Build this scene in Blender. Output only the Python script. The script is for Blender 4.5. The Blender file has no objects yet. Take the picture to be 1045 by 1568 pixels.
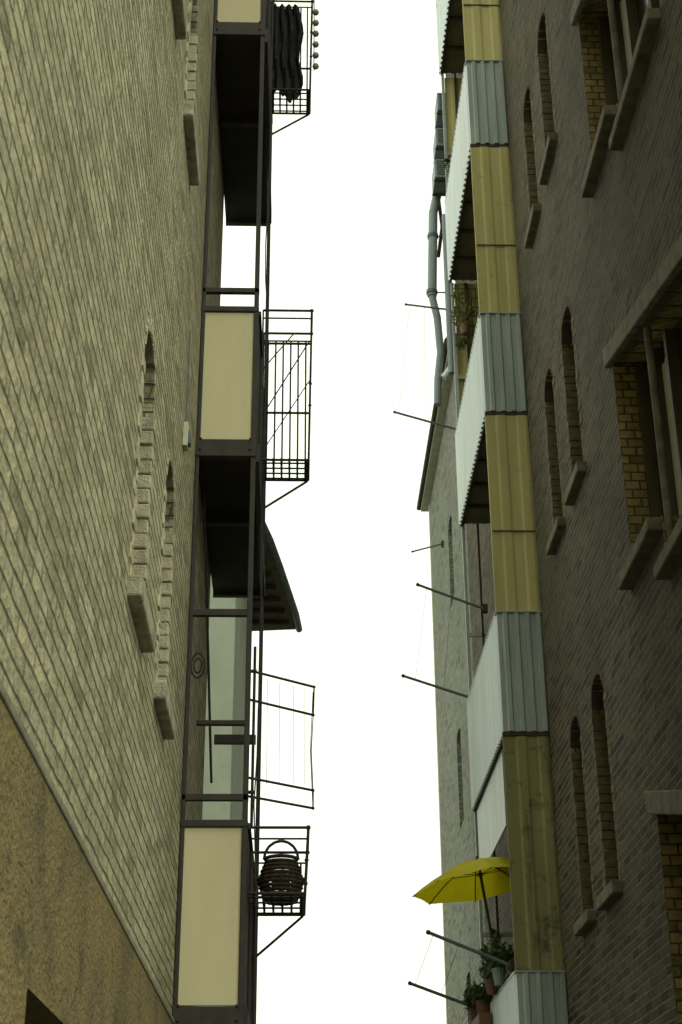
import bpy, math, random
from mathutils import Vector, Matrix
random.seed(7)
S=bpy.context.scene
# ---------------------------------------------------------------- materials
def nmat(name, col, col2=None, scale=6.0, rough=0.8, bump=0.15, metallic=0.0, streak=False, transl=0.0, stain=None, bscale=9, bdist=0.01, drip=None):
    m=bpy.data.materials.new(name); m.use_nodes=True
    nt=m.node_tree; N=nt.nodes; L=nt.links
    b=N['Principled BSDF']; b.inputs['Roughness'].default_value=rough; b.inputs['Metallic'].default_value=metallic
    tc=N.new('ShaderNodeTexCoord'); mp=N.new('ShaderNodeMapping'); L.new(tc.outputs['Object'],mp.inputs['Vector'])
    if streak: mp.inputs['Scale'].default_value=(1.0,1.0,0.12)
    n=N.new('ShaderNodeTexNoise'); n.inputs['Scale'].default_value=scale; n.inputs['Detail'].default_value=4; n.inputs['Roughness'].default_value=0.62
    L.new(mp.outputs[0],n.inputs['Vector'])
    r=N.new('ShaderNodeValToRGB'); c2=col2 or tuple(c*0.6 for c in col)
    r.color_ramp.elements[0].position=0.32; r.color_ramp.elements[1].position=0.68
    r.color_ramp.elements[0].color=(*c2,1); r.color_ramp.elements[1].color=(*col,1)
    L.new(n.outputs['Fac'],r.inputs['Fac'])
    out=r.outputs[0]
    for st,str_ in ((stain,False),(drip,True)):
        if not st: continue
        n2=N.new('ShaderNodeTexNoise'); n2.inputs['Scale'].default_value=st[1]; n2.inputs['Detail'].default_value=6; n2.inputs['Roughness'].default_value=0.7
        if str_:
            mp2=N.new('ShaderNodeMapping'); mp2.inputs['Scale'].default_value=(1,1,.06); L.new(tc.outputs['Object'],mp2.inputs['Vector']); L.new(mp2.outputs[0],n2.inputs['Vector'])
        else: L.new(tc.outputs['Object'],n2.inputs['Vector'])
        r2=N.new('ShaderNodeValToRGB'); r2.color_ramp.elements[0].position=st[2]; r2.color_ramp.elements[1].position=st[2]+0.14
        r2.color_ramp.elements[1].color=(.8,.8,.8,1)
        L.new(n2.outputs['Fac'],r2.inputs['Fac'])
        mx=N.new('ShaderNodeMixRGB'); mx.inputs['Color2'].default_value=(*st[0],1)
        L.new(r2.outputs[0],mx.inputs['Fac']); L.new(out,mx.inputs['Color1']); out=mx.outputs[0]
    L.new(out,b.inputs['Base Color'])
    if bump>0:
        n3=N.new('ShaderNodeTexNoise'); n3.inputs['Scale'].default_value=scale*bscale; n3.inputs['Detail'].default_value=3
        L.new(tc.outputs['Object'],n3.inputs['Vector'])
        bp=N.new('ShaderNodeBump'); bp.inputs['Strength'].default_value=bump; bp.inputs['Distance'].default_value=bdist
        L.new(n3.outputs['Fac'],bp.inputs['Height']); L.new(bp.outputs[0],b.inputs['Normal'])
    if transl>0:
        t=N.new('ShaderNodeBsdfTranslucent'); L.new(out,t.inputs['Color'])
        ms=N.new('ShaderNodeMixShader'); ms.inputs[0].default_value=transl
        L.new(b.outputs[0],ms.inputs[1]); L.new(t.outputs[0],ms.inputs[2]); L.new(ms.outputs[0],N['Material Output'].inputs[0])
    return m

def brickmat(name,c1,c2,mortar,bw,rh,ms,stain,stain_amt=0.5,bump=0.9,wob=0.012,head=0.5,odd=(0.08,0.07,0.05),oddamt=.55,blotch=.6):
    m=bpy.data.materials.new(name); m.use_nodes=True
    nt=m.node_tree; N=nt.nodes; L=nt.links
    def math_(op,a,b_=None,c=None,clamp=False):
        n=N.new('ShaderNodeMath'); n.operation=op; n.use_clamp=clamp
        for i,v in enumerate((a,b_,c)):
            if v is None: continue
            if isinstance(v,(int,float)): n.inputs[i].default_value=v
            else: L.new(v,n.inputs[i])
        return n.outputs[0]
    b=N['Principled BSDF']; b.inputs['Roughness'].default_value=0.9; b.inputs['Specular IOR Level'].default_value=0.25
    tc=N.new('ShaderNodeTexCoord'); sp=N.new('ShaderNodeSeparateXYZ'); L.new(tc.outputs['Object'],sp.inputs[0])
    ad=math_('ADD',sp.outputs[0],sp.outputs[1])
    cb=N.new('ShaderNodeCombineXYZ'); L.new(ad,cb.inputs[0]); L.new(sp.outputs[2],cb.inputs[1])
    nz=N.new('ShaderNodeTexNoise'); nz.inputs['Scale'].default_value=6; nz.inputs['Detail'].default_value=3; L.new(cb.outputs[0],nz.inputs['Vector'])
    su=N.new('ShaderNodeVectorMath'); su.operation='SUBTRACT'; su.inputs[1].default_value=(.5,.5,.5); L.new(nz.outputs['Color'],su.inputs[0])
    sc=N.new('ShaderNodeVectorMath'); sc.operation='MULTIPLY'; sc.inputs[1].default_value=(wob*3,wob,0); L.new(su.outputs[0],sc.inputs[0])
    va=N.new('ShaderNodeVectorMath'); va.operation='ADD'; L.new(cb.outputs[0],va.inputs[0]); L.new(sc.outputs[0],va.inputs[1])
    def br(width,ca,cb_,mc,off=.5):
        t=N.new('ShaderNodeTexBrick'); t.inputs['Scale'].default_value=1; t.inputs['Brick Width'].default_value=width; t.offset=off
        t.inputs['Row Height'].default_value=rh; t.inputs['Mortar Size'].default_value=ms; t.inputs['Mortar Smooth'].default_value=0.5
        t.inputs['Color1'].default_value=(*ca,1); t.inputs['Color2'].default_value=(*cb_,1); t.inputs['Mortar'].default_value=(*mc,1)
        L.new(va.outputs[0],t.inputs['Vector']); return t
    k=br(bw,c1,c2,c2); bed=br(900.0,c1,c2,c2,0)
    fac=math_('MAXIMUM',bed.outputs['Fac'],math_('MULTIPLY',k.outputs['Fac'],head))
    od=br(bw,(0,0,0),(1,1,1),(0,0,0))
    ro=N.new('ShaderNodeValToRGB'); ro.color_ramp.elements[0].position=.84; ro.color_ramp.elements[1].position=.99
    L.new(od.outputs['Color'],ro.inputs['Fac'])
    mo=N.new('ShaderNodeMixRGB'); mo.inputs['Color2'].default_value=(*odd,1); L.new(math_('MULTIPLY',ro.outputs[0],oddamt),mo.inputs['Fac']); L.new(k.outputs['Color'],mo.inputs['Color1'])
    mj=N.new('ShaderNodeMixRGB'); mj.inputs['Color2'].default_value=(*mortar,1); L.new(fac,mj.inputs['Fac']); L.new(mo.outputs[0],mj.inputs['Color1'])
    n1=N.new('ShaderNodeTexNoise'); n1.inputs['Scale'].default_value=0.7; n1.inputs['Detail'].default_value=6; n1.inputs['Roughness'].default_value=0.65
    L.new(cb.outputs[0],n1.inputs['Vector'])
    r1=N.new('ShaderNodeValToRGB'); r1.color_ramp.elements[0].position=0.42; r1.color_ramp.elements[1].position=0.70
    L.new(n1.outputs['Fac'],r1.inputs['Fac'])
    mx=N.new('ShaderNodeMixRGB'); mx.inputs['Color2'].default_value=(*stain,1); L.new(math_('MULTIPLY',r1.outputs[0],stain_amt),mx.inputs['Fac']); L.new(mj.outputs[0],mx.inputs['Color1'])
    n2=N.new('ShaderNodeTexNoise'); n2.inputs['Scale'].default_value=11; n2.inputs['Detail'].default_value=5; n2.inputs['Roughness'].default_value=0.72
    L.new(cb.outputs[0],n2.inputs['Vector'])
    r2=N.new('ShaderNodeValToRGB'); r2.color_ramp.elements[0].position=0.33; r2.color_ramp.elements[0].color=(0.38,0.38,0.38,1)
    r2.color_ramp.elements[1].position=0.58; r2.color_ramp.elements[1].color=(1.1,1.1,1.1,1)
    L.new(n2.outputs['Fac'],r2.inputs['Fac'])
    mm=N.new('ShaderNodeMixRGB'); mm.blend_type='MULTIPLY'; mm.inputs['Fac'].default_value=blotch; L.new(mx.outputs[0],mm.inputs['Color1']); L.new(r2.outputs[0],mm.inputs['Color2'])
    L.new(mm.outputs[0],b.inputs['Base Color'])
    inv=math_('SUBTRACT',1.0,fac)
    n3=N.new('ShaderNodeTexNoise'); n3.inputs['Scale'].default_value=38; n3.inputs['Detail'].default_value=4; L.new(cb.outputs[0],n3.inputs['Vector'])
    h=math_('MULTIPLY_ADD',n3.outputs['Fac'],0.9,inv)
    h=math_('MULTIPLY_ADD',n2.outputs['Fac'],0.6,h)
    bp=N.new('ShaderNodeBump'); bp.inputs['Strength'].default_value=bump; bp.inputs['Distance'].default_value=0.016
    L.new(h,bp.inputs['Height']); L.new(bp.outputs[0],b.inputs['Normal'])
    return m

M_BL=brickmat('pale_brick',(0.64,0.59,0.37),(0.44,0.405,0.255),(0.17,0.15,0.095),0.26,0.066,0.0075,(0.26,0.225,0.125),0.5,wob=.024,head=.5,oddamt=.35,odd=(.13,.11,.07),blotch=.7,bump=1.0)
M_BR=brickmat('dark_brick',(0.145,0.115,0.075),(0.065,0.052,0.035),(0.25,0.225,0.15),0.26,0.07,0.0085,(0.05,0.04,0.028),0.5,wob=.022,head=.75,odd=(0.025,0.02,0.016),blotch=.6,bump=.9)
M_BF=brickmat('far_grey_brick',(0.34,0.35,0.28),(0.24,0.25,0.20),(0.18,0.18,0.14),0.25,0.075,0.009,(0.2,0.2,0.17),0.4)
M_BY=brickmat('yellow_brick',(0.46,0.35,0.13),(0.30,0.225,0.085),(0.08,0.07,0.04),0.12,0.075,0.008,(0.10,0.08,0.04),0.5,head=1)
M_PLASTER=nmat('ochre_plaster',(0.29,0.22,0.085),(0.17,0.135,0.058),2.2,0.95,1.0,stain=((0.09,0.075,0.035),4.0,0.53),bscale=22,bdist=.022)
M_STRIP=nmat('grey_render',(0.32,0.31,0.21),(0.18,0.17,0.115),5,0.9,0.6)
M_STONE=nmat('sill_stone',(0.56,0.52,0.37),(0.26,0.24,0.17),9,0.9,0.7,stain=((.10,.09,.06),12,.58))
M_STONED=nmat('sill_stone_dark',(0.22,0.19,0.125),(0.10,0.085,0.058),8,0.9,0.6)
M_QUOIN=nmat('quoin_brick',(0.68,0.62,0.42),(0.38,0.34,0.22),12,0.9,0.8)
M_QUOINR=nmat('quoin_brick_brown',(0.21,0.16,0.085),(0.10,0.08,0.05),12,0.9,0.8)
M_QUOINRD=nmat('arch_brick_red',(0.13,0.075,0.05),(0.065,0.045,0.034),12,0.9,0.8)
M_CREAM=nmat('cream_panel',(0.78,0.70,0.43),(0.68,0.60,0.36),2.5,0.7,0.10,streak=True,stain=((0.52,0.45,0.25),7,0.62),drip=((0.48,0.42,0.24),16,.66))
M_BROWN=nmat('brown_steel',(0.045,0.037,0.024),(0.022,0.018,0.012),10,0.6,0.2)
M_UNDER=nmat('dark_soffit',(0.05,0.042,0.025),(0.022,0.019,0.013),2,0.85,0.2)
M_BLACK=nmat('black_iron',(0.02,0.02,0.018),(0.035,0.026,0.018),20,0.55,0.2)
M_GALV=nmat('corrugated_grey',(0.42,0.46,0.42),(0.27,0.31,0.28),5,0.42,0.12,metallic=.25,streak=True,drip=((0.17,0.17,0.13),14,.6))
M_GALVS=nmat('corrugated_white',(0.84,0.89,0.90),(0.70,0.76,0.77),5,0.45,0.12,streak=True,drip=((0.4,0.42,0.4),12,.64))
M_YEL=nmat('yellow_screen',(0.58,0.51,0.21),(0.42,0.36,0.14),3.5,0.7,0.14,streak=True,stain=((0.28,0.235,0.10),8,0.6),drip=((0.25,0.21,0.10),15,.6))
M_YELD=nmat('yellow_screen_mouldy',(0.36,0.32,0.13),(0.24,0.21,0.085),4,0.75,0.15,streak=True,stain=((0.06,0.055,0.03),6,0.53),drip=((0.12,0.11,0.055),15,.53))
M_OLIVE=nmat('olive_soffit',(0.17,0.15,0.07),(0.10,0.09,0.05),3,0.85,0.2)
M_RUST=nmat('rust_trim',(0.07,0.05,0.032),(0.04,0.03,0.02),12,0.8,0.3)
M_PIPE=nmat('grey_pipe',(0.16,0.185,0.19),(0.09,0.105,0.11),8,0.5,0.1)
M_DUCT=nmat('galvanised_duct',(0.30,0.34,0.36),(0.19,0.22,0.24),8,0.5,0.1,streak=True)
M_PALE=nmat('pale_render',(0.86,0.89,0.78),(0.74,0.78,0.67),2.0,0.9,0.4,stain=((0.6,0.62,0.5),3,.6),drip=((0.6,0.61,0.5),5,.62))
M_LIGHT=nmat('pale_edge',(0.68,0.66,0.48),(0.52,0.50,0.37),6,0.9,0.3)
M_GLASS=nmat('window_glass',(0.03,0.035,0.03),(0.02,0.025,0.02),1,0.12,0.0)
M_WOOD=nmat('brown_window_frame',(0.11,0.085,0.045),(0.06,0.045,0.025),9,0.7,0.2,streak=True)
M_CURT=nmat('curtain_cloth',(0.40,0.38,0.26),(0.28,0.27,0.18),6,0.9,0.1,streak=True)
M_UMB=nmat('yellow_fabric',(0.80,0.68,0.01),(0.70,0.58,0.01),3,0.8,0.05,transl=0.45)
M_LEAF=nmat('leaf_green',(0.10,0.15,0.035),(0.035,0.06,0.02),25,0.7,0.0,transl=0.25)
M_LEAFY=nmat('leaf_yellow_green',(0.22,0.24,0.04),(0.10,0.13,0.03),25,0.7,0.0,transl=0.3)
M_POT=nmat('pot_plastic',(0.22,0.10,0.06),(0.15,0.07,0.05),8,0.7,0.1)
M_POTG=nmat('pot_grey',(0.30,0.32,0.30),(0.22,0.24,0.22),8,0.7,0.1)
M_ASPH=nmat('asphalt',(0.06,0.06,0.056),(0.04,0.04,0.038),5,0.95,0.6)
M_KERB=nmat('kerb_stone',(0.30,0.29,0.26),(0.2,0.19,0.17),5,0.9,0.4)
M_PAVE=nmat('paving',(0.22,0.21,0.19),(0.15,0.145,0.13),5,0.9,0.4)
M_WIRE=nmat('washing_line',(0.40,0.41,0.38),(0.3,0.3,0.3),10,0.6,0)
M_CLOTH=nmat('dark_tarpaulin',(0.02,0.02,0.02),(0.03,0.03,0.028),6,0.8,0.2)
M_TILE=nmat('roof_tile',(0.20,0.15,0.10),(0.12,0.09,0.06),6,0.9,0.4)
M_CRATE=nmat('wicker',(0.075,0.055,0.025),(0.03,0.022,0.014),30,0.8,0.5)
M_WHITE=nmat('white_globe',(0.5,0.5,0.46),(0.35,0.35,0.33),10,0.5,0)

# ---------------------------------------------------------------- mesh helpers
def root(name):
    o=bpy.data.objects.new(name,None); S.collection.objects.link(o); return o
class Mesh:
    def __init__(s): s.v=[]; s.f=[]; s.m=[]; s.mats=[]
    def mi(s,mat):
        if mat not in s.mats: s.mats.append(mat)
        return s.mats.index(mat)
    def poly(s,pts,mat):
        i=len(s.v); s.v+= [tuple(p) for p in pts]; s.f.append(tuple(range(i,i+len(pts)))); s.m.append(s.mi(mat)); return s
    def hexa(s,p,mat):
        i=len(s.v); s.v+=[tuple(q) for q in p]; k=s.mi(mat)
        for f in ((0,3,2,1),(4,5,6,7),(0,1,5,4),(1,2,6,5),(2,3,7,6),(3,0,4,7)):
            s.f.append(tuple(i+j for j in f)); s.m.append(k)
        return s
    def box(s,x0,x1,y0,y1,z0,z1,mat):
        return s.hexa([(x0,y0,z0),(x1,y0,z0),(x1,y1,z0),(x0,y1,z0),(x0,y0,z1),(x1,y0,z1),(x1,y1,z1),(x0,y1,z1)],mat)
    def bar(s,a,b,r,mat,n=6,r2=None):
        a=Vector(a); b=Vector(b); d=(b-a); 
        if d.length<1e-6: return s
        d.normalize(); u=d.cross(Vector((0,0,1)))
        if u.length<0.05: u=d.cross(Vector((1,0,0)))
        u.normalize(); w=d.cross(u); r2=r if r2 is None else r2
        i=len(s.v); k=s.mi(mat)
        for j in range(n):
            t=2*math.pi*j/n; e=u*math.cos(t)+w*math.sin(t); s.v.append(tuple(a+e*r)); s.v.append(tuple(b+e*r2))
        for j in range(n):
            q=(j+1)%n; s.f.append((i+2*j,i+2*q,i+2*q+1,i+2*j+1)); s.m.append(k)
        s.f.append(tuple(i+2*j for j in range(n))[::-1]); s.m.append(k)
        s.f.append(tuple(i+2*j+1 for j in range(n))); s.m.append(k)
        return s
    def path(s,pts,r,mat,n=8):
        for a,b in zip(pts[:-1],pts[1:]): s.bar(a,b,r,mat,n)
        for p in pts[1:-1]: sphere(s,p,r*1.02,mat,10,6)
        return s
    def build(s,name,parent=None,bevel=0,smooth=False):
        me=bpy.data.meshes.new(name); me.from_pydata(s.v,[],s.f); 
        for m in s.mats: me.materials.append(m)
        me.polygons.foreach_set('material_index',s.m)
        if smooth: me.polygons.foreach_set('use_smooth',[True]*len(me.polygons))
        me.update()
        o=bpy.data.objects.new(name,me); S.collection.objects.link(o)
        if parent: o.parent=parent
        if bevel:
            b=o.modifiers.new('bevel','BEVEL'); b.width=bevel; b.segments=2; b.limit_method='ANGLE'
        return o
def sphere(M,c,r,mat,nu=10,nv=6):
    i=len(M.v); k=M.mi(mat)
    for a in range(nv+1):
        th=math.pi*a/nv
        for b in range(nu):
            ph=2*math.pi*b/nu; M.v.append((c[0]+r*math.sin(th)*math.cos(ph),c[1]+r*math.sin(th)*math.sin(ph),c[2]+r*math.cos(th)))
    for a in range(nv):
        for b in range(nu):
            q=(b+1)%nu; M.f.append((i+a*nu+b,i+(a+1)*nu+b,i+(a+1)*nu+q,i+a*nu+q)); M.m.append(k)
def arch(y0,y1,z0,z1,rise,n=8):
    cols=[]
    zf=lambda t: z1-rise+rise*math.sqrt(max(0,1-(2*t-1)**2))
    for i in range(n):
        a=i/n; b=(i+1)/n
        cols.append((y0+(y1-y0)*a,y0+(y1-y0)*b,z0,z0,zf(a),zf(b)))
    return cols
def wall(name,parent,x,sgn,y0,y1,z0,z1,openings,depth,mat,rmat=None,th=0.45):
    M=Mesh(); rmat=rmat or mat
    ys={y0,y1}
    for o in openings:
        for c in o: ys.add(c[0]); ys.add(c[1])
    ys=sorted(y for y in ys if y0<=y<=y1)
    for ya,yb in zip(ys[:-1],ys[1:]):
        if yb-ya<1e-6: continue
        spans=[]; ym=(ya+yb)/2
        for o in openings:
            for c in o:
                if c[0]<=ym<=c[1]:
                    f=lambda y,a,b: a+(b-a)*(y-c[0])/(c[1]-c[0])
                    spans.append((f(ya,c[2],c[3]),f(yb,c[2],c[3]),f(ya,c[4],c[5]),f(yb,c[4],c[5])))
        spans.sort()
        la,lb=z0,z0
        for s in spans+[(z1,z1,z1,z1)]:
            M.poly([(x,ya,la),(x,yb,lb),(x,yb,s[1]),(x,ya,s[0])],mat); la,lb=s[2],s[3]
    xd=x+sgn*depth
    for o in openings:
        for i,c in enumerate(o):
            M.poly([(x,c[0],c[4]),(x,c[1],c[5]),(xd,c[1],c[5]),(xd,c[0],c[4])],rmat)
            M.poly([(x,c[0],c[2]),(x,c[1],c[3]),(xd,c[1],c[3]),(xd,c[0],c[2])],rmat)
            if i and abs(o[i-1][3]-c[2])>1e-4:
                M.poly([(x,c[0],c[2]),(x,c[0],o[i-1][3]),(xd,c[0],o[i-1][3]),(xd,c[0],c[2])],rmat)
        a=o[0]; b=o[-1]
        M.poly([(x,a[0],a[2]),(x,a[0],a[4]),(xd,a[0],a[4]),(xd,a[0],a[2])],rmat)
        M.poly([(x,b[1],b[3]),(x,b[1],b[5]),(xd,b[1],b[5]),(xd,b[1],b[3])],rmat)
    xt=x+sgn*th
    for yy in (y0,y1): M.poly([(x,yy,z0),(xt,yy,z0),(xt,yy,z1),(x,yy,z1)],mat)
    M.poly([(x,y0,z1),(x,y1,z1),(xt,y1,z1),(xt,y0,z1)],mat)
    return M.build(name,parent)

GZ=-1.6   # street level (origin is at the photographer's eye)
# ---------------------------------------------------------------- ground
g=Mesh(); g.poly([(-400,-400,GZ),(400,-400,GZ),(400,400,GZ),(-400,400,GZ)],M_ASPH); g.build('ground')
p=Mesh(); p.box(2.0,2.53,7.3,26.4,GZ+0.004,GZ+0.12,M_PAVE); p.box(1.9,1.998,7.3,26.4,GZ+0.003,GZ+0.125,M_KERB); p.build('pavement')

# ---------------------------------------------------------------- left building
LX=-0.703
LB=root('left_brick_building')
opsL=[]; winL=[]
ST=3.62
for k in range(0,4):
    for (ya,yb) in ((5.84,6.34),(7.12,7.62)):
        z0=2.52+k*ST; opsL.append(arch(ya,yb,z0,z0+1.36,0.2)); winL.append((ya,yb,z0,z0+1.36))
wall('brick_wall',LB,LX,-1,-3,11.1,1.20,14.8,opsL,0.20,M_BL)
opsB=[[(4.06,4.95,-1.0,-1.0,0.62,0.62)],[(7.2,8.1,-1.58,-1.58,0.62,0.62)],[(0.4,1.3,-1.0,-1.0,0.62,0.62)]]
wall('plaster_base',LB,LX+0.012,-1,-3,11.1,GZ,1.165,opsB,0.22,M_PLASTER)
m=Mesh(); m.box(LX-0.1,LX+0.018,-3,11.1,1.167,1.198,M_STRIP); m.build('string_course',LB,0.006)
m=Mesh(); m.box(-9,LX-0.46,-3,11.098,GZ,14.8,M_PALE); m.box(-9.2,LX+0.25,-3.2,11.2,14.803,14.98,M_TILE); m.build('building_body',LB)
m=Mesh()
for o in opsB: c=o[0]; m.box(LX-0.24,LX-0.2,c[0]-.02,c[1]+.02,c[2]-.02,c[4]+.02,M_WOOD)
for (ya,yb,z0,z1) in winL:
    m.box(LX-0.24,LX-0.19,ya-.02,yb+.02,z0-.02,z1+.02,M_GLASS)
    for yy in (ya,(ya+yb)/2-.02,yb-.04): m.box(LX-0.189,LX-0.15,yy+.001,yy+.04,z0+.001,z1-.12,M_WOOD)
m.build('window_panes',LB)
m=Mesh(); h=0.0775
for (ya,yb,z0,z1) in winL:
    n=int((1.16)/h)
    for i in range(n):
        w=(0.10 if i%2 else 0.055)+random.uniform(-.015,.01)
        pr=0.006+random.uniform(-.003,.005)
        m.box(LX-0.14,LX+pr,ya-w,ya+0.012+random.uniform(-.006,.006),z0+i*h+.003,z0+(i+1)*h-.005,M_QUOIN)
        m.box(LX-0.14,LX+pr,yb-0.012+random.uniform(-.008,.008),yb+w,z0+i*h+.003,z0+(i+1)*h-.005,M_QUOIN)
    for a in arch(ya,yb,z0,z1,0.2,7):
        m.hexa([(LX-.1,a[0]+.004,a[4]),(LX+.005,a[0]+.004,a[4]),(LX+.005,a[1]-.004,a[5]),(LX-.1,a[1]-.004,a[5]),
                (LX-.1,a[0]+.004,a[4]+.11),(LX+.005,a[0]+.004,a[4]+.11),(LX+.005,a[1]-.004,a[5]+.11),(LX-.1,a[1]-.004,a[5]+.11)],M_BL)
m.build('quoins',LB,0.006)
m=Mesh()
for (ya,yb,z0,z1) in winL:
    m.box(LX-0.15,LX+0.06,ya-0.10,yb+0.07,z0-0.095,z0+.002,M_STONE)
m.build('sills',LB,0.012)
wl=root('wall_lamp'); m=Mesh(); m.box(LX,LX+.03,8.0,8.08,4.36,4.52,M_LIGHT); m.box(LX+.03,LX+.045,8.01,8.07,4.38,4.47,M_PIPE); m.bar((LX+.012,8.04,4.52),(LX+.012,8.04,5.2),.005,M_PIPE); m.build('casing',wl,.006)

# ---------------------------------------------------------------- left balcony stack
BLK=root('steel_balcony_stack')
y0,y1=9.0,11.4; xi,xo=LX+0.004,-0.325
m=Mesh(); pn=Mesh(); so=Mesh()
for k,zb in enumerate((-2.43,1.27,4.95,8.68,12.4)):
    zt=zb+1.03
    pn.box(xi+.025,xo-.004,y0+.012,y0+.03,max(zb+.005,GZ+.01),zt,M_CREAM)
    if zb>0:
        so.box(xi,xo+.01,y0+.06,y1,zb-0.09,zb-0.03,M_UNDER)
        m.box(xi,xo+.03,y0-.01,y0+.055,zb-0.13,zb-0.002,M_BROWN)
        m.box(xi,xo+.03,y1,y1+.05,zb-0.13,zb-0.002,M_BROWN)
        m.box(xi,xo,y0+1.0,y0+1.06,zb-0.15,zb-0.09,M_BROWN)
        m.box(xo+.012,xo+.05,y0+.06,y1,zb-0.14,zb+0.0,M_BROWN)
        pn.box(xo+.012,xo+.03,y0+.06,y1-.02,zb+.02,zt,M_BROWN)
    m.box(xi,xo+.03,y0-.005,y0+.045,zt+.003,zt+.045,M_BROWN)
    m.box(xi,xo+.03,y0,y0+.035,zt+.165,zt+.205,M_BROWN)
    m.box(xo+.005,xo+.045,y0+.05,y1,zt+.003,zt+.04,M_BROWN)
    for yy in (y0+.6,y0+1.2,y0+1.8): m.box(xo+.031,xo+.05,yy,yy+.04,max(zb,GZ+.01),zt,M_BROWN)
    for dz in (0.02,-0.06):
        for xx in (xo-.01,xi+.03): sphere(m,(xx,y0-.012,zb+dz-.02),.010,M_BLACK,8,4)
m.box(xi,xo+.03,y0+.002,y0+.04,3.67,3.715,M_BROWN)
m.box(xi+.05,xo,y1-.05,y1,3.56,3.63,M_BROWN)
m.box(xi+.05,xo,y0+.3,y0+.34,3.04,3.07,M_BROWN)
m.box(xo-.005,xo+.028,y0+.0,y0+.05,GZ,13.6,M_BROWN)
m.box(xo+.01,xo+.042,y1-.04,y1+.0,GZ,13.6,M_BROWN)
m.box(xi+.001,xi+.024,y0+.0,y0+.04,GZ,13.6,M_BROWN)
m.bar((xo+.06,y0+.9,GZ),(xo+.06,y0+.9,13.6),.008,M_BLACK)
m.bar((xi+.09,y0+1.5,3.0),(xi+.03,y0+.5,4.8),.010,M_BROWN)
m.build('frame',BLK,0.004); pn.build('panels',BLK,0.003); so.build('soffits',BLK)
m=Mesh()
for R_ in (.05,.085):
    for i in range(20):
        a=2*math.pi*i/20; b=2*math.pi*(i+1)/20
        m.bar((xi+.05+R_*.5*math.cos(a),y0+.25,3.42+R_*math.sin(a)),(xi+.05+R_*.5*math.cos(b),y0+.25,3.42+R_*math.sin(b)),.006,M_BROWN,5)
m.build('ring_ornament',BLK)
cb=root('hanging_cable'); m=Mesh(); pts=[]
for i in range(40):
    z=1.0+i*.3; pts.append((xo+.075+.012*math.sin(i*.9)+.006*math.sin(i*2.3),9.2,z))
m.path(pts,.0045,M_BLACK,5); m.build('cable',cb)

def cage(name,x0,x1,ya,yb,za,zb,nb,mid=None,strut=0.25,slats=True):
    r=root(name); m=Mesh(); R=.0095
    for (yy) in (ya,yb):
        m.bar((x0,yy,zb),(x1,yy,zb),R,M_BLACK)
        m.bar((x0,yy,za),(x1-.02,yy,za),R,M_BLACK)
        m.bar((x1,yy,zb),(x1-.01,yy,(za+zb)/2),R,M_BLACK); m.bar((x1-.01,yy,(za+zb)/2),(x1-.02,yy,za),R,M_BLACK)
        m.bar((x0,yy,za),(x0,yy,zb),R*.8,M_BLACK)
        m.bar((x0,yy,zb-.07),(x1,yy,zb-.07),R*.7,M_BLACK)
        sphere(m,(x1,yy,zb),R*1.7,M_BLACK,8,5); sphere(m,(x1-.01,yy,(za+zb)/2),R*1.5,M_BLACK,8,5)
    m.bar((x1,ya,zb),(x1,yb,zb),R,M_BLACK); m.bar((x1-.02,ya,za),(x1-.02,yb,za),R,M_BLACK)
    for i in range(nb):
        x=x0+(x1-x0-.02)*(i+.6)/nb
        m.bar((x,yb,za),(x,yb,zb-.07),R*.8,M_BLACK)
        if slats: m.bar((x,ya,za+.01),(x,yb,za+.01),R*.8,M_BLACK)
    for i in range(4):
        yy=ya+(yb-ya)*(i+.5)/4
        if slats: m.bar((x0,yy,za-.006),(x1-.02,yy,za-.006),R*.7,M_BLACK)
    if mid:
        for q in mid: m.bar((x0,yb-.01,q),(x1-.01,yb-.01,q),R,M_BLACK)
    m.build('bars',r)
    s=Mesh(); s.bar((x1-.03,yb,za-.01),(x0-.0,yb,za-strut),.009,M_BLACK); s.bar((x1-.03,ya,za-.01),(x1-.03,yb,za-.01),.008,M_BLACK)
    s.bar((x0,yb,za-strut),(x0,yb,za-strut-.25),.009,M_BLACK); s.build('bracket',r)
    return r
c2=cage('balcony_railing',-.285,.085,9.7,10.02,5.17,6.46,6,[5.74,6.36])
w=Mesh()
w.bar((-.28,10.0,5.72),(.07,10.0,6.38),.005,M_BLACK); w.bar((-.28,10.0,5.4),(.07,10.0,6.02),.004,M_BLACK); w.bar((-.28,9.72,5.95),(-.05,10.0,6.45),.005,M_BLACK)
w.build('tension_wires',c2)
c1=cage('balcony_railing',-.285,.085,10.0,10.3,8.90,10.2,6,[9.4])
w=Mesh(); nx=14; nz_=10
def cp(i,j):
    x=-.26+(.25+.02*math.sin(j*1.1))*i/nx; z=9.0+1.05*j/nz_; return (x,10.2+.03*math.sin(i*1.7+j*.35)+.012*math.sin(i*3.1-j),z+(.06*math.sin(i*.45+.6) if j==0 else 0))
for i in range(nx):
    for j in range(nz_): w.poly([cp(i,j),cp(i+1,j),cp(i+1,j+1),cp(i,j+1)],M_CLOTH)
w.build('hung_tarpaulin',c1,smooth=True)
gl=root('globe_string'); w=Mesh()
for i in range(6): sphere(w,(.115,10.15,9.30+i*.125),.030,M_WHITE)
w.bar((.10,10.15,9.25),(.10,10.15,10.2),.005,M_BLACK); w.build('globes',gl,smooth=True)
c4=cage('window_box_railing',-.30,.07,9.3,9.95,1.97,2.375,6,[2.2,2.08],strut=.30)
cr=root('wicker_basket'); w=Mesh()
ns=16; cx,cy=-.10,9.66
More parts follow.
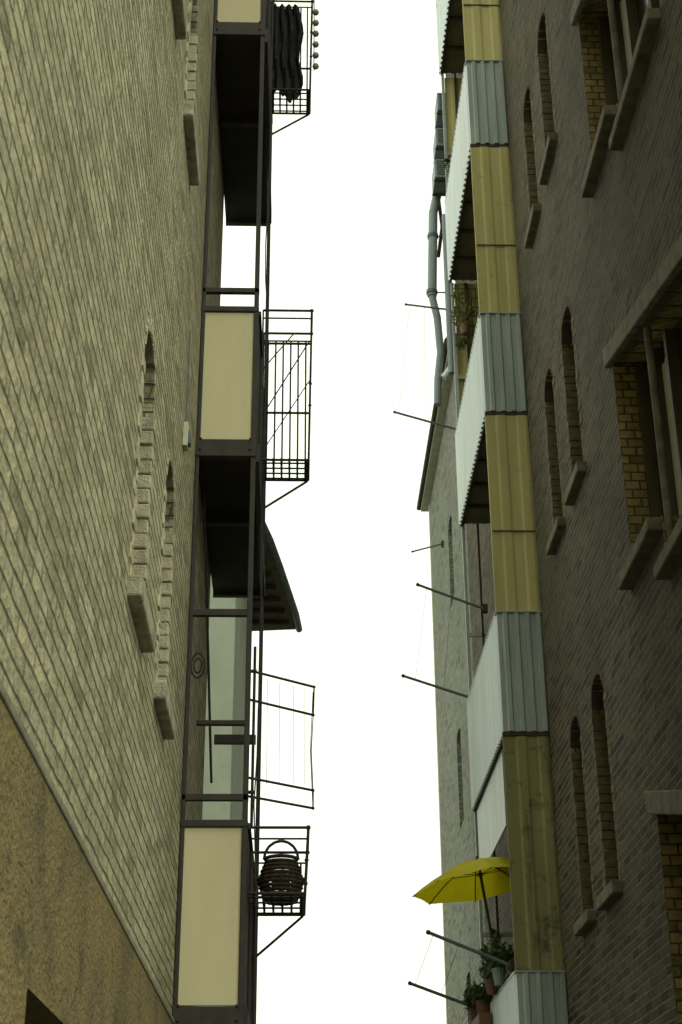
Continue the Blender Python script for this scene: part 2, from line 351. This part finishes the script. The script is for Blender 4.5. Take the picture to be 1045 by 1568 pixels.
for i in range(11):
    z=2.0+i*.026; R_=.10+.035*math.sin(math.pi*min(1,i/9))+random.uniform(-.003,.003)
    for j in range(ns):
        a=2*math.pi*j/ns; b=2*math.pi*(j+1)/ns
        w.bar((cx+R_*math.cos(a),cy+R_*math.sin(a),z),(cx+R_*math.cos(b),cy+R_*math.sin(b),z),.0125,M_CRATE,5)
for j in range(ns):
    a=2*math.pi*j/ns; w.bar((cx+.1*math.cos(a),cy+.1*math.sin(a),1.99),(cx+.147*math.cos(a),cy+.147*math.sin(a),2.14),.008,M_CRATE,5)
    w.poly([(cx,cy,1.995),(cx+.1*math.cos(a),cy+.1*math.sin(a),1.995),(cx+.1*math.cos(a+.3927),cy+.1*math.sin(a+.3927),1.995)],M_CRATE)
for i in range(8):
    a=math.pi*i/8; b=math.pi*(i+1)/8
    w.bar((cx+.11*math.cos(a),cy,2.26+.12*math.sin(a)),(cx+.11*math.cos(b),cy,2.26+.12*math.sin(b)),.010,M_CRATE,6)
w.build('weave',cr)
dr=root('drying_rack'); w=Mesh()
rods=[]
for yy,dz,e in ((9.4,0,.105),(9.4,-.2,.10),(9.4,-.72,.10),(9.4,-.84,.10)):
    w.bar((-.31,yy,3.44+dz),(e,yy,3.33+dz*.96),.0085,M_BLACK); sphere(w,(e,yy,3.33+dz*.96),.011,M_BLACK,8,5); rods.append((e,yy,3.33+dz*.96))
w.bar(rods[0],rods[1],.006,M_BLACK); w.bar(rods[2],rods[3],.006,M_BLACK)
mid=(.088,9.4,2.9)
w.bar(rods[1],mid,.0035,M_BLACK); w.bar(mid,rods[2],.0035,M_BLACK); w.bar((.098,9.41,3.3),(.082,9.41,2.9),.003,M_BLACK); w.bar((.082,9.41,2.9),(.098,9.41,2.55),.003,M_BLACK)
for xx in (-.2,-.12,-.03,.04): w.bar((xx,9.4,3.41+xx*-.28-.08),(xx+.004,9.4,2.68),.0018,M_WIRE)
w.bar((-.285,9.38,2.4),(-.285,9.38,3.6),.011,M_BLACK); w.bar((-.325,9.38,3.43),(-.27,9.38,3.43),.012,M_BLACK); w.bar((-.325,9.38,2.62),(-.27,9.38,2.62),.012,M_BLACK)
w.build('rods',dr)

# ---------------------------------------------------------------- pale house beyond on the left
PH=root('pale_rendered_house')
m=Mesh(); m.box(-9,-.70,15.6,20.6,GZ,8.18,M_PALE); m.build('walls',PH)
pts=[(16.0,-.74),(16.6,-.62),(17.1,-.50),(17.64,-.40),(18.45,-.285),(19.4,-.16),(20.1,-.07),(20.7,-.02)]
m=Mesh(); m.box(-9.2,-.76,15.5,20.8,8.182,8.34,M_LIGHT)
for a,b in zip(pts[:-1],pts[1:]):
    m.hexa([(-.758,a[0],8.184),(a[1],a[0],8.22),(b[1],b[0],8.22),(-.758,b[0],8.184),(-.758,a[0],8.33),(a[1],a[0],8.29),(b[1],b[0],8.29),(-.758,b[0],8.33)],M_STONED)
for i in range(8):
    yy=17.3+i*.42; xe=-.04-(20.7-yy)*.14
    m.box(-.70,xe-.03,yy,yy+.07,8.12,8.183,M_WOOD)
m.build('eave',PH)
m=Mesh(); m.path([(p_[1]+.03,p_[0],8.22) for p_ in pts],.05,M_PIPE,10); m.build('gutter',PH)
m=Mesh()
q=[(15.5,-.78)]+pts
for a,b in zip(q[:-1],q[1:]): m.poly([(-9.2,a[0],10.2),(-9.2,b[0],10.2),(b[1],b[0],8.345),(a[1],a[0],8.345)],M_TILE)
m.build('roof',PH)

# ---------------------------------------------------------------- right building
RX=2.53
RB=root('right_brick_building')
ops=[]; winR=[]; stair=[]
for k in range(-1,5):
    z0=2.60+k*3.69
    for (ya,yb) in ((11.85,12.4),(12.98,13.5)):
        ops.append(arch(ya,yb,z0,z0+1.80,0.2)); winR.append((ya,yb,z0,z0+1.80))
for k in range(-1,4):
    dz=3.70*k
    tz=lambda y: 6.46-(10.43-y)*0.27+dz
    ops.append([(8.0,9.45,4.22+dz,4.22+dz,tz(8.0),tz(9.45)),(9.45,10.43,4.62+dz,4.62+dz,tz(9.45),tz(10.43))]); stair.append(dz)
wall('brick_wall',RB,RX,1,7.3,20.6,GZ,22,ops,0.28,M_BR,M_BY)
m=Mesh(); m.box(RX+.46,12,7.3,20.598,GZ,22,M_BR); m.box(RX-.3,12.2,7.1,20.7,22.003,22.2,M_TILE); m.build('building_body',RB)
m=Mesh()
for (ya,yb,z0,z1) in winR:
    m.box(RX+.26,RX+.31,ya-.02,yb+.02,z0-.02,z1+.02,M_GLASS)
    for yy in (ya,yb-.045): m.box(RX+.21,RX+.259,yy+.001,yy+.044,z0+.001,z1-.15,M_WOOD)
for dz in stair:
    m.box(RX+.26,RX+.31,7.95,10.48,4.1+dz,6.6+dz,M_GLASS)
    for yy in (8.02,8.75,9.43,9.9,10.36):
        zt=6.46-(10.43-yy)*.27+dz; zb=(4.62 if yy>9.44 else 4.22)+dz
        m.box(RX+.17,RX+.259,yy,yy+.06,zb+.001,zt-.03,M_WOOD)
    for i in range(8):
        ya_=9.50+i*.05
        m.poly([(RX+.25-.012*(i%2),ya_,4.62+dz),(RX+.25-.012*((i+1)%2),ya_+.05,4.62+dz),(RX+.25-.012*((i+1)%2),ya_+.05,6.1+dz),(RX+.25-.012*(i%2),ya_,6.1+dz)],M_CURT)
    m.box(RX+.19,RX+.255,8.1,9.43,5.1+dz,5.15+dz,M_WOOD)
m.build('window_frames',RB)
m=Mesh()
for dz in stair: m.bar((RX+.04,9.42,4.1+dz),(RX+.04,9.42,6.15+dz),.028,M_STONED,10)
m.build('mullion_posts',RB)
m=Mesh(); m2=Mesh(); h=.0775
for (ya,yb,z0,z1) in winR:
    for i in range(int(1.6/h)):
        w=(.11 if i%2 else .06)+random.uniform(-.02,.01); pr=.004+random.uniform(-.002,.004)
        m.box(RX-pr,RX+.12,ya-w,ya+.01,z0+i*h+.003,z0+(i+1)*h-.005,M_QUOINR)
        m.box(RX-pr,RX+.12,yb-.01+random.uniform(-.006,.006),yb+w,z0+i*h+.003,z0+(i+1)*h-.005,M_QUOINR)
    for a in arch(ya,yb,z0,z1,.2,7):
        m.hexa([(RX-.005,a[0]+.004,a[4]),(RX+.1,a[0]+.004,a[4]),(RX+.1,a[1]-.004,a[5]),(RX-.005,a[1]-.004,a[5]),
                (RX-.005,a[0]+.004,a[4]+.13),(RX+.1,a[0]+.004,a[4]+.13),(RX+.1,a[1]-.004,a[5]+.13),(RX-.005,a[1]-.004,a[5]+.13)],M_QUOINRD)
    m2.box(RX-.085,RX+.13,ya-.08,yb+.08,z0-.10,z0+.002,M_STONED)
m.build('quoins',RB,.006)
for dz in stair:
    m2.box(RX-.10,RX+.13,9.47,10.55,4.52+dz,4.622+dz,M_STONED)
    m2.box(RX-.10,RX+.13,8.0,9.44,4.12+dz,4.222+dz,M_STONED)
    a,b=7.9,10.55; za=6.46-(10.43-a)*.27+dz; zb=6.46-(10.43-b)*.27+dz
    m2.hexa([(RX-.05,a,za),(RX+.1,a,za),(RX+.1,b,zb),(RX-.05,b,zb),(RX-.05,a,za+.17),(RX+.1,a,za+.17),(RX+.1,b,zb+.17),(RX-.05,b,zb+.17)],M_STONED)
m2.build('sills_and_lintels',RB,.012)

# ---------------------------------------------------------------- corrugated balconies
def corr(M,axis,a0,a1,c,z0,z1,pitch,dep,mat,sgn=-1):
    n=max(1,round((a1-a0)/pitch)); pr=[]
    for i in range(n):
        s=a0+(a1-a0)*i/n; e=(a1-a0)/n
        pr+=[(s,0),(s+e*.42,0),(s+e*.54,1),(s+e*.88,1)]
    pr.append((a1,0))
    for (s,u),(t,v) in zip(pr[:-1],pr[1:]):
        cs=c+sgn*dep*u; ct=c+sgn*dep*v
        P=[(s,cs,z0),(t,ct,z0),(t,ct,z1),(s,cs,z1)] if axis=='x' else [(cs,s,z0),(ct,t,z0),(ct,t,z1),(cs,s,z1)]
        M.poly(P,mat)
CB=root('corrugated_balcony_stack')
bx0,bx1=2.065,2.525; by0,by1=14.57,17.45
side=Mesh(); end=Mesh(); scr=Mesh(); slab=Mesh(); tr=Mesh()
lev=[(1.0,2.35),(4.70,5.98),(8.40,9.68),(12.16,13.46),(15.9,17.2)]
for k,(zb,zt) in enumerate(lev):
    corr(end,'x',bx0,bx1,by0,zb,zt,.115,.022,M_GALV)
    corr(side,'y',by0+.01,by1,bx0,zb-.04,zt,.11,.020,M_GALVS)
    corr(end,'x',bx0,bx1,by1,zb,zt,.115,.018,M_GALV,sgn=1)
    slab.box(bx0+.02,bx1,by0+.04,by1-.02,zb-.01,zb+.09,M_OLIVE)
    for j in range(4): slab.box(bx0+.03,bx1,by0+.5+j*.6,by0+.55+j*.6,zb-.05,zb-.012,M_RUST)
    tr.box(bx0-.01,bx1,by0-.004,by0+.03,zb-.045,zb-.005,M_RUST)
    tr.box(bx0+.003,bx0+.03,by0+.03,by1,zb-.06,zb-.012,M_RUST)
    tr.box(bx0-.012,bx1,by0-.028,by0+.03,zt+.002,zt+.016,M_GALV)
    tr.box(bx0-.022,bx0+.03,by0+.03,by1,zt+.002,zt+.022,M_GALV)
    tr.box(bx0+.01,bx0+.05,by1-.05,by1-.01,zt+.02,zt+2.4,M_GALV)
    tr.box(bx0+.2,bx0+.23,by1-.05,by1-.01,zt+.02,zt+2.4,M_BROWN)
    tr.box(bx0+.05,bx1,by1-.05,by1-.02,zt+.85,zt+.9,M_GALV)
    for i in range(4): sphere(tr,(bx0+.07+i*.115,by0-.006,zb+.06),.006,M_RUST,6,4)
    zn=lev[k+1][0]-.05 if k+1<len(lev) else zt+2.4
    if k==0:
        corr(scr,'x',bx0+.02,bx1,by0+.012,zt+.024,zn,.2,.012,M_YELD)
    else:
        zm=zt+(zn-zt)*.40
        corr(scr,'x',bx0+.0,bx1,by0+.012,zt+.024,zm+.02,.24,.010,M_YEL)
        corr(scr,'x',bx0+.0,bx1,by0+.004,zm,zn,.24,.010,M_YEL)
        scr.box(bx0-.001,bx1,by0-.010,by0+.0,zm-.006,zm+.004,M_RUST)
    scr.box(bx0-.008,bx0+.02,by0+.014,by0+.05,zt+.024,zn,M_YEL if k else M_YELD)
side.build('parapet_side',CB); end.build('parapet_end',CB); scr.build('wind_screens',CB); slab.build('slabs',CB); tr.build('trim',CB)
m=Mesh(); corr(m,'x',bx0+.06,bx1,by1-.0,9.71,12.1,.24,.008,M_YEL); corr(m,'x',bx0+.06,bx1,by1-.0,13.49,15.8,.24,.008,M_YEL)
m.build('far_screens',CB)
m=Mesh(); m.box(bx0+.03,bx0+.045,by0+.4,by1-.1,3.85,4.64,M_GALV); m.build('awning_sheet',CB)
ls=root('plant_trellis'); m=Mesh()
for j in range(7): m.bar((2.10+j*.06,17.34,11.0),(2.10+j*.06,17.34,11.95),.006,M_WOOD); m.bar((2.10,17.33,11.03+j*.15),(2.46,17.33,11.03+j*.15),.006,M_WOOD)
m.build('lattice',ls)

# ---------------------------------------------------------------- far right low building
FB=root('far_brick_building')
wall('brick_wall',FB,RX,1,20.62,26.4,GZ,13.1,[arch(22.6,23.2,z,z+1.5,.1) for z in (2.2,5.9,9.6)],.2,M_BF)
m=Mesh(); m.box(RX+.46,12,20.62,26.398,GZ,13.1,M_BF); m.build('building_body',FB)
m=Mesh()
for z in (2.2,5.9,9.6): m.box(RX+.17,RX+.22,22.58,23.22,z-.02,z+1.52,M_GLASS)
m.build('window_panes',FB)
m=Mesh(); m.box(RX-.012,RX+.05,26.3,26.42,GZ,13.09,M_LIGHT); m.build('corner_strip',FB)
m=Mesh(); m.box(RX-.14,12.2,20.62,26.7,13.103,13.2,M_LIGHT); m.bar((RX-.17,20.62,13.2),(RX-.17,26.75,13.2),.05,M_RUST,10)
m.poly([(RX-.18,20.62,13.27),(RX-.18,26.7,13.27),(7.5,26.7,15.4),(7.5,20.62,15.4)],M_TILE); m.build('roof',FB)

# downpipes, ducts and AC units
DP=root('downpipe'); m=Mesh()
m.path([(2.42,20.2,16.5),(2.30,20.2,16.0),(2.17,20.2,15.4),(2.15,20.2,14.9),(2.10,20.2,13.75)],.075,M_DUCT,14)
m.path([(2.10,20.2,13.75),(2.17,20.2,13.35),(2.20,20.2,12.7),(2.14,20.2,12.2),(2.12,20.2,11.75)],.06,M_DUCT,14)
m.path([(2.34,20.0,15.2),(2.34,20.0,12.2)],.055,M_DUCT,12)
m.path([(2.26,20.3,16.1),(2.32,20.3,15.2),(2.24,20.3,14.6)],.03,M_RUST,8)
m.path([(2.22,20.15,12.2),(2.36,20.15,12.4),(2.5,20.15,12.6)],.055,M_GALVS,10)
for z,x in ((13.8,2.10),(14.9,2.15)): m.bar((x,20.2,z),(x,20.2,z+.06),.092,M_PIPE,12); m.bar((x,20.2,z+.03),(RX,20.2,z+.03),.012,M_RUST,6)
m.build('pipe',DP,smooth=False)
for i,(x,z) in enumerate(((2.27,17.25),(2.22,16.5),(2.18,15.85))):
    ac=root('air_conditioner'); m=Mesh()
    m.box(x-.02,x+.22,19.6,20.1,z-.18,z+.18,M_DUCT)
    for j in range(7): m.box(x+.01,x+.19,19.585,19.599,z-.14+j*.045,z-.12+j*.045,M_PIPE)
    m.box(x-.03,RX,19.65,19.69,z-.22,z-.185,M_RUST); m.box(x-.03,RX,20.02,20.06,z-.22,z-.185,M_RUST)
    m.build('casing_and_bracket',ac,.02)

# ---------------------------------------------------------------- washing-line poles
def pole(a,b,r=.018,lines=()):
    p_=root('washing_line_pole'); m=Mesh(); m.bar(a,b,r,M_PIPE,8)
    bb=Vector(b); sphere(m,b,r*1.4,M_BLACK,8,5)
    m.box(a[0]-.01,a[0]+.05,a[1]-.04,a[1]+.04,a[2]-.05,a[2]+.05,M_RUST)
    m.build('pole',p_)
    if lines:
        w=Mesh()
        for c,d in lines: w.bar(c,d,.003,M_WIRE,4)
        w.build('lines',p_)
pole((2.12,17.7,6.14),(1.30,17.7,6.42),lines=[((1.45,17.7,6.37),(1.6,17.4,7.48)),((1.8,17.7,6.25),(1.9,17.4,7.36))])
pole((2.30,17.4,7.2),(1.49,17.4,7.52))
pole((2.40,20,11.2),(1.44,20,11.5),lines=[((1.5,20,11.48),(1.72,20,13.45)),((1.9,20,11.35),(1.95,20,13.42))])
pole((2.40,20,13.36),(1.66,20,13.46),.016)
pole((2.5,24,11.15),(1.98,24,11.0),.016)
pole((2.10,15.2,2.52),(1.30,15.2,2.84),lines=[((1.35,15.2,2.82),(1.32,17.3,2.67)),((1.6,15.2,2.72),(1.6,17.3,2.56)),((1.85,15.2,2.62),(1.85,17.3,2.47))])
pole((2.03,17.3,2.40),(1.26,17.3,2.68))

# ---------------------------------------------------------------- umbrella
UM=root('yellow_parasol')
def umb():
    C=Vector((1.97,16.1,3.50)); R=.76; H=.27; n=8; rings=6
    T=Matrix.Rotation(math.radians(-9),4,'Y')@Matrix.Rotation(math.radians(-1),4,'X')
    m=Mesh(); rb=Mesh()
    def pt(a,t):
        seg=2*math.pi/n; loc=(a%seg)/seg; s=1-0.10*math.sin(math.pi*loc)*t
        r=R*t*s; z=H*(1-t**1.7)-.03*math.sin(math.pi*loc)*math.sin(math.pi*t)
        return C+T@Vector((r*math.cos(a),r*math.sin(a),z))
    sub=4
    for i in range(n*sub):
        a=2*math.pi*i/(n*sub)+1e-6; b=2*math.pi*(i+1)/(n*sub)-1e-6
        for j in range(rings):
            m.poly([pt(a,j/rings),pt(a,(j+1)/rings),pt(b,(j+1)/rings),pt(b,j/rings)],M_UMB)
    hub=C+T@Vector((0,0,H-.16))
    for i in range(n):
        a=2*math.pi*i/n
        for j in range(rings):
            q=T@Vector((0,0,-.008))
            rb.bar(pt(a+1e-6,j/rings)+q,pt(a+1e-6,(j+1)/rings)+q,.006,M_BLACK,5)
        rb.bar(hub,pt(a+1e-6,.5)-Vector((0,0,.01)),.004,M_BLACK,5)
    rb.bar(C+T@Vector((0,0,H+.04)),hub,.014,M_BLACK,8)
    rb.bar(hub,(2.13,16.1,2.3),.016,M_BLACK,8); rb.bar((2.13,16.1,2.3),(2.13,16.1,1.1),.02,M_BLACK,8)
    sphere(rb,tuple(hub),.03,M_BLACK,8,5)
    m.build('canopy',UM); rb.build('ribs_and_pole',UM)
umb()

# ---------------------------------------------------------------- plants
def leaves(M,c,rad,n,size,mat=None):
    for i in range(n):
        d=Vector((random.gauss(0,1),random.gauss(0,1),random.gauss(0,1))); d.normalize(); d*=random.random()**.45
        p_=Vector((c[0]+d.x*rad[0],c[1]+d.y*rad[1],c[2]+d.z*rad[2]))
        u=Vector((random.uniform(-1,1),random.uniform(-1,1),random.uniform(-1,1))).normalized()
        v=u.cross(Vector((random.uniform(-1,1),random.uniform(-1,1),random.uniform(-1,1)))).normalized()
        s=size*random.uniform(.6,1.3)
        M.poly([p_-u*s,p_+v*s*.4-u*s*.1,p_+u*s,p_-v*s*.4-u*s*.1],mat or M_LEAF)
def potted(c,pr,ph,mat,rad,n,size=.045,leaf=None):
    r=root('potted_plant'); m=Mesh()
    m.bar((c[0],c[1],c[2]),(c[0],c[1],c[2]+ph),pr*.75,mat,12,pr); m.bar((c[0],c[1],c[2]+ph),(c[0],c[1],c[2]+ph+.02),pr*1.1,mat,12)
    m.build('pot',r); l=Mesh()
    for i in range(9):
        e=(c[0]+random.uniform(-1,1)*rad[0]*1.1,c[1]+random.uniform(-1,1)*rad[1]*.9,c[2]+ph+rad[2]*random.uniform(.8,2.3))
        l.bar((c[0],c[1],c[2]+ph),e,.004,leaf or M_LEAF,4); leaves(l,e,(.04,.04,.04),8,size,leaf)
    leaves(l,(c[0],c[1],c[2]+ph+rad[2]*.8),rad,n,size,leaf); l.build('foliage',r)
potted((2.02,15.5,2.38),.07,.14,M_POTG,(.13,.2,.13),140)
potted((2.0,15.95,2.36),.07,.12,M_POT,(.12,.18,.12),110)
potted((1.98,16.6,2.22),.08,.15,M_POT,(.13,.18,.09),120)
potted((1.96,17.05,2.2),.08,.15,M_POT,(.14,.18,.10),120)
potted((2.22,17.2,2.45),.08,.14,M_POTG,(.16,.15,.3),180)
potted((2.14,17.2,13.5),.07,.14,M_POT,(.09,.12,.18),40)
# climbing plant on the trellis, rooted in a pot hung on it
hp=root('climbing_plant'); m=Mesh(); m.bar((2.22,17.22,11.12),(2.22,17.22,11.26),.055,M_POT,12,.075); m.bar((2.22,17.22,11.2),(2.22,17.34,11.24),.006,M_WOOD); m.build('pot',hp)
l=Mesh(); leaves(l,(2.2,17.22,11.42),(.16,.10,.20),120,.045,M_LEAFY); leaves(l,(2.15,17.2,11.7),(.10,.08,.12),40,.04,M_LEAFY); leaves(l,(2.17,17.2,10.95),(.07,.07,.10),26,.055,M_LEAF)
for i in range(7): l.bar((2.22,17.22,11.25),(2.2+random.uniform(-.15,.15),17.22,11.5+random.uniform(0,.3)),.004,M_LEAF,4)
l.bar((2.22,17.2,11.25),(2.17,17.18,10.95),.004,M_LEAF,4)
l.build('foliage',hp)
wb=root('balcony_planter_box'); m=Mesh(); m.box(1.9,2.04,16.35,17.3,2.12,2.24,M_POT); m.build('trough',wb,.01)

# ---------------------------------------------------------------- sky and sun
W=bpy.data.worlds.new('World'); S.world=W; W.use_nodes=True; nt=W.node_tree
bg=nt.nodes['Background']; bg.inputs['Strength'].default_value=0.10
sk=nt.nodes.new('ShaderNodeTexSky'); sk.sky_type='NISHITA'; sk.sun_disc=False
sk.sun_elevation=math.radians(58); sk.sun_rotation=math.radians(125); sk.dust_density=6; sk.air_density=1
mx=nt.nodes.new('ShaderNodeMixRGB'); mx.inputs['Fac'].default_value=0.9; mx.inputs['Color2'].default_value=(14.2,15.2,12.2,1)
nt.links.new(sk.outputs[0],mx.inputs['Color1']); nt.links.new(mx.outputs[0],bg.inputs['Color'])
sl=bpy.data.lights.new('sun','SUN'); sl.energy=0.6; sl.angle=math.radians(25); sl.color=(1,.96,.82)
so_=bpy.data.objects.new('sun',sl); S.collection.objects.link(so_)
el,az=math.radians(58),math.radians(125)
dirv=Vector((math.sin(az)*math.cos(el),math.cos(az)*math.cos(el),math.sin(el)))
so_.rotation_euler=dirv.to_track_quat('Z','Y').to_euler(); so_.location=(5,-5,20)

# ---------------------------------------------------------------- camera
cam=bpy.data.cameras.new('camera'); co=bpy.data.objects.new('camera',cam); S.collection.objects.link(co)
cam.sensor_fit='VERTICAL'; cam.sensor_height=36; cam.lens=53.23; cam.clip_end=2000; cam.clip_start=.05
cam.dof.use_dof=True; cam.dof.focus_distance=8.5; cam.dof.aperture_fstop=9
Yc=Vector((-72,-1136,2318.5)).normalized(); Zc=Vector((-30,4734,2318.5)); Zc=(Zc-Yc*Zc.dot(Yc)).normalized()
Xc=Zc.cross(Yc)
if Xc.x<0: Xc=-Xc
r=Vector((Xc.x,Yc.x,Zc.x)); u=Vector((Xc.y,Yc.y,Zc.y)); f=Vector((Xc.z,Yc.z,Zc.z))
co.matrix_world=Matrix(((r.x,u.x,-f.x,0),(r.y,u.y,-f.y,0),(r.z,u.z,-f.z,0),(0,0,0,1)))
S.camera=co
S.view_settings.view_transform='Standard'; S.view_settings.look='None'; S.view_settings.exposure=0
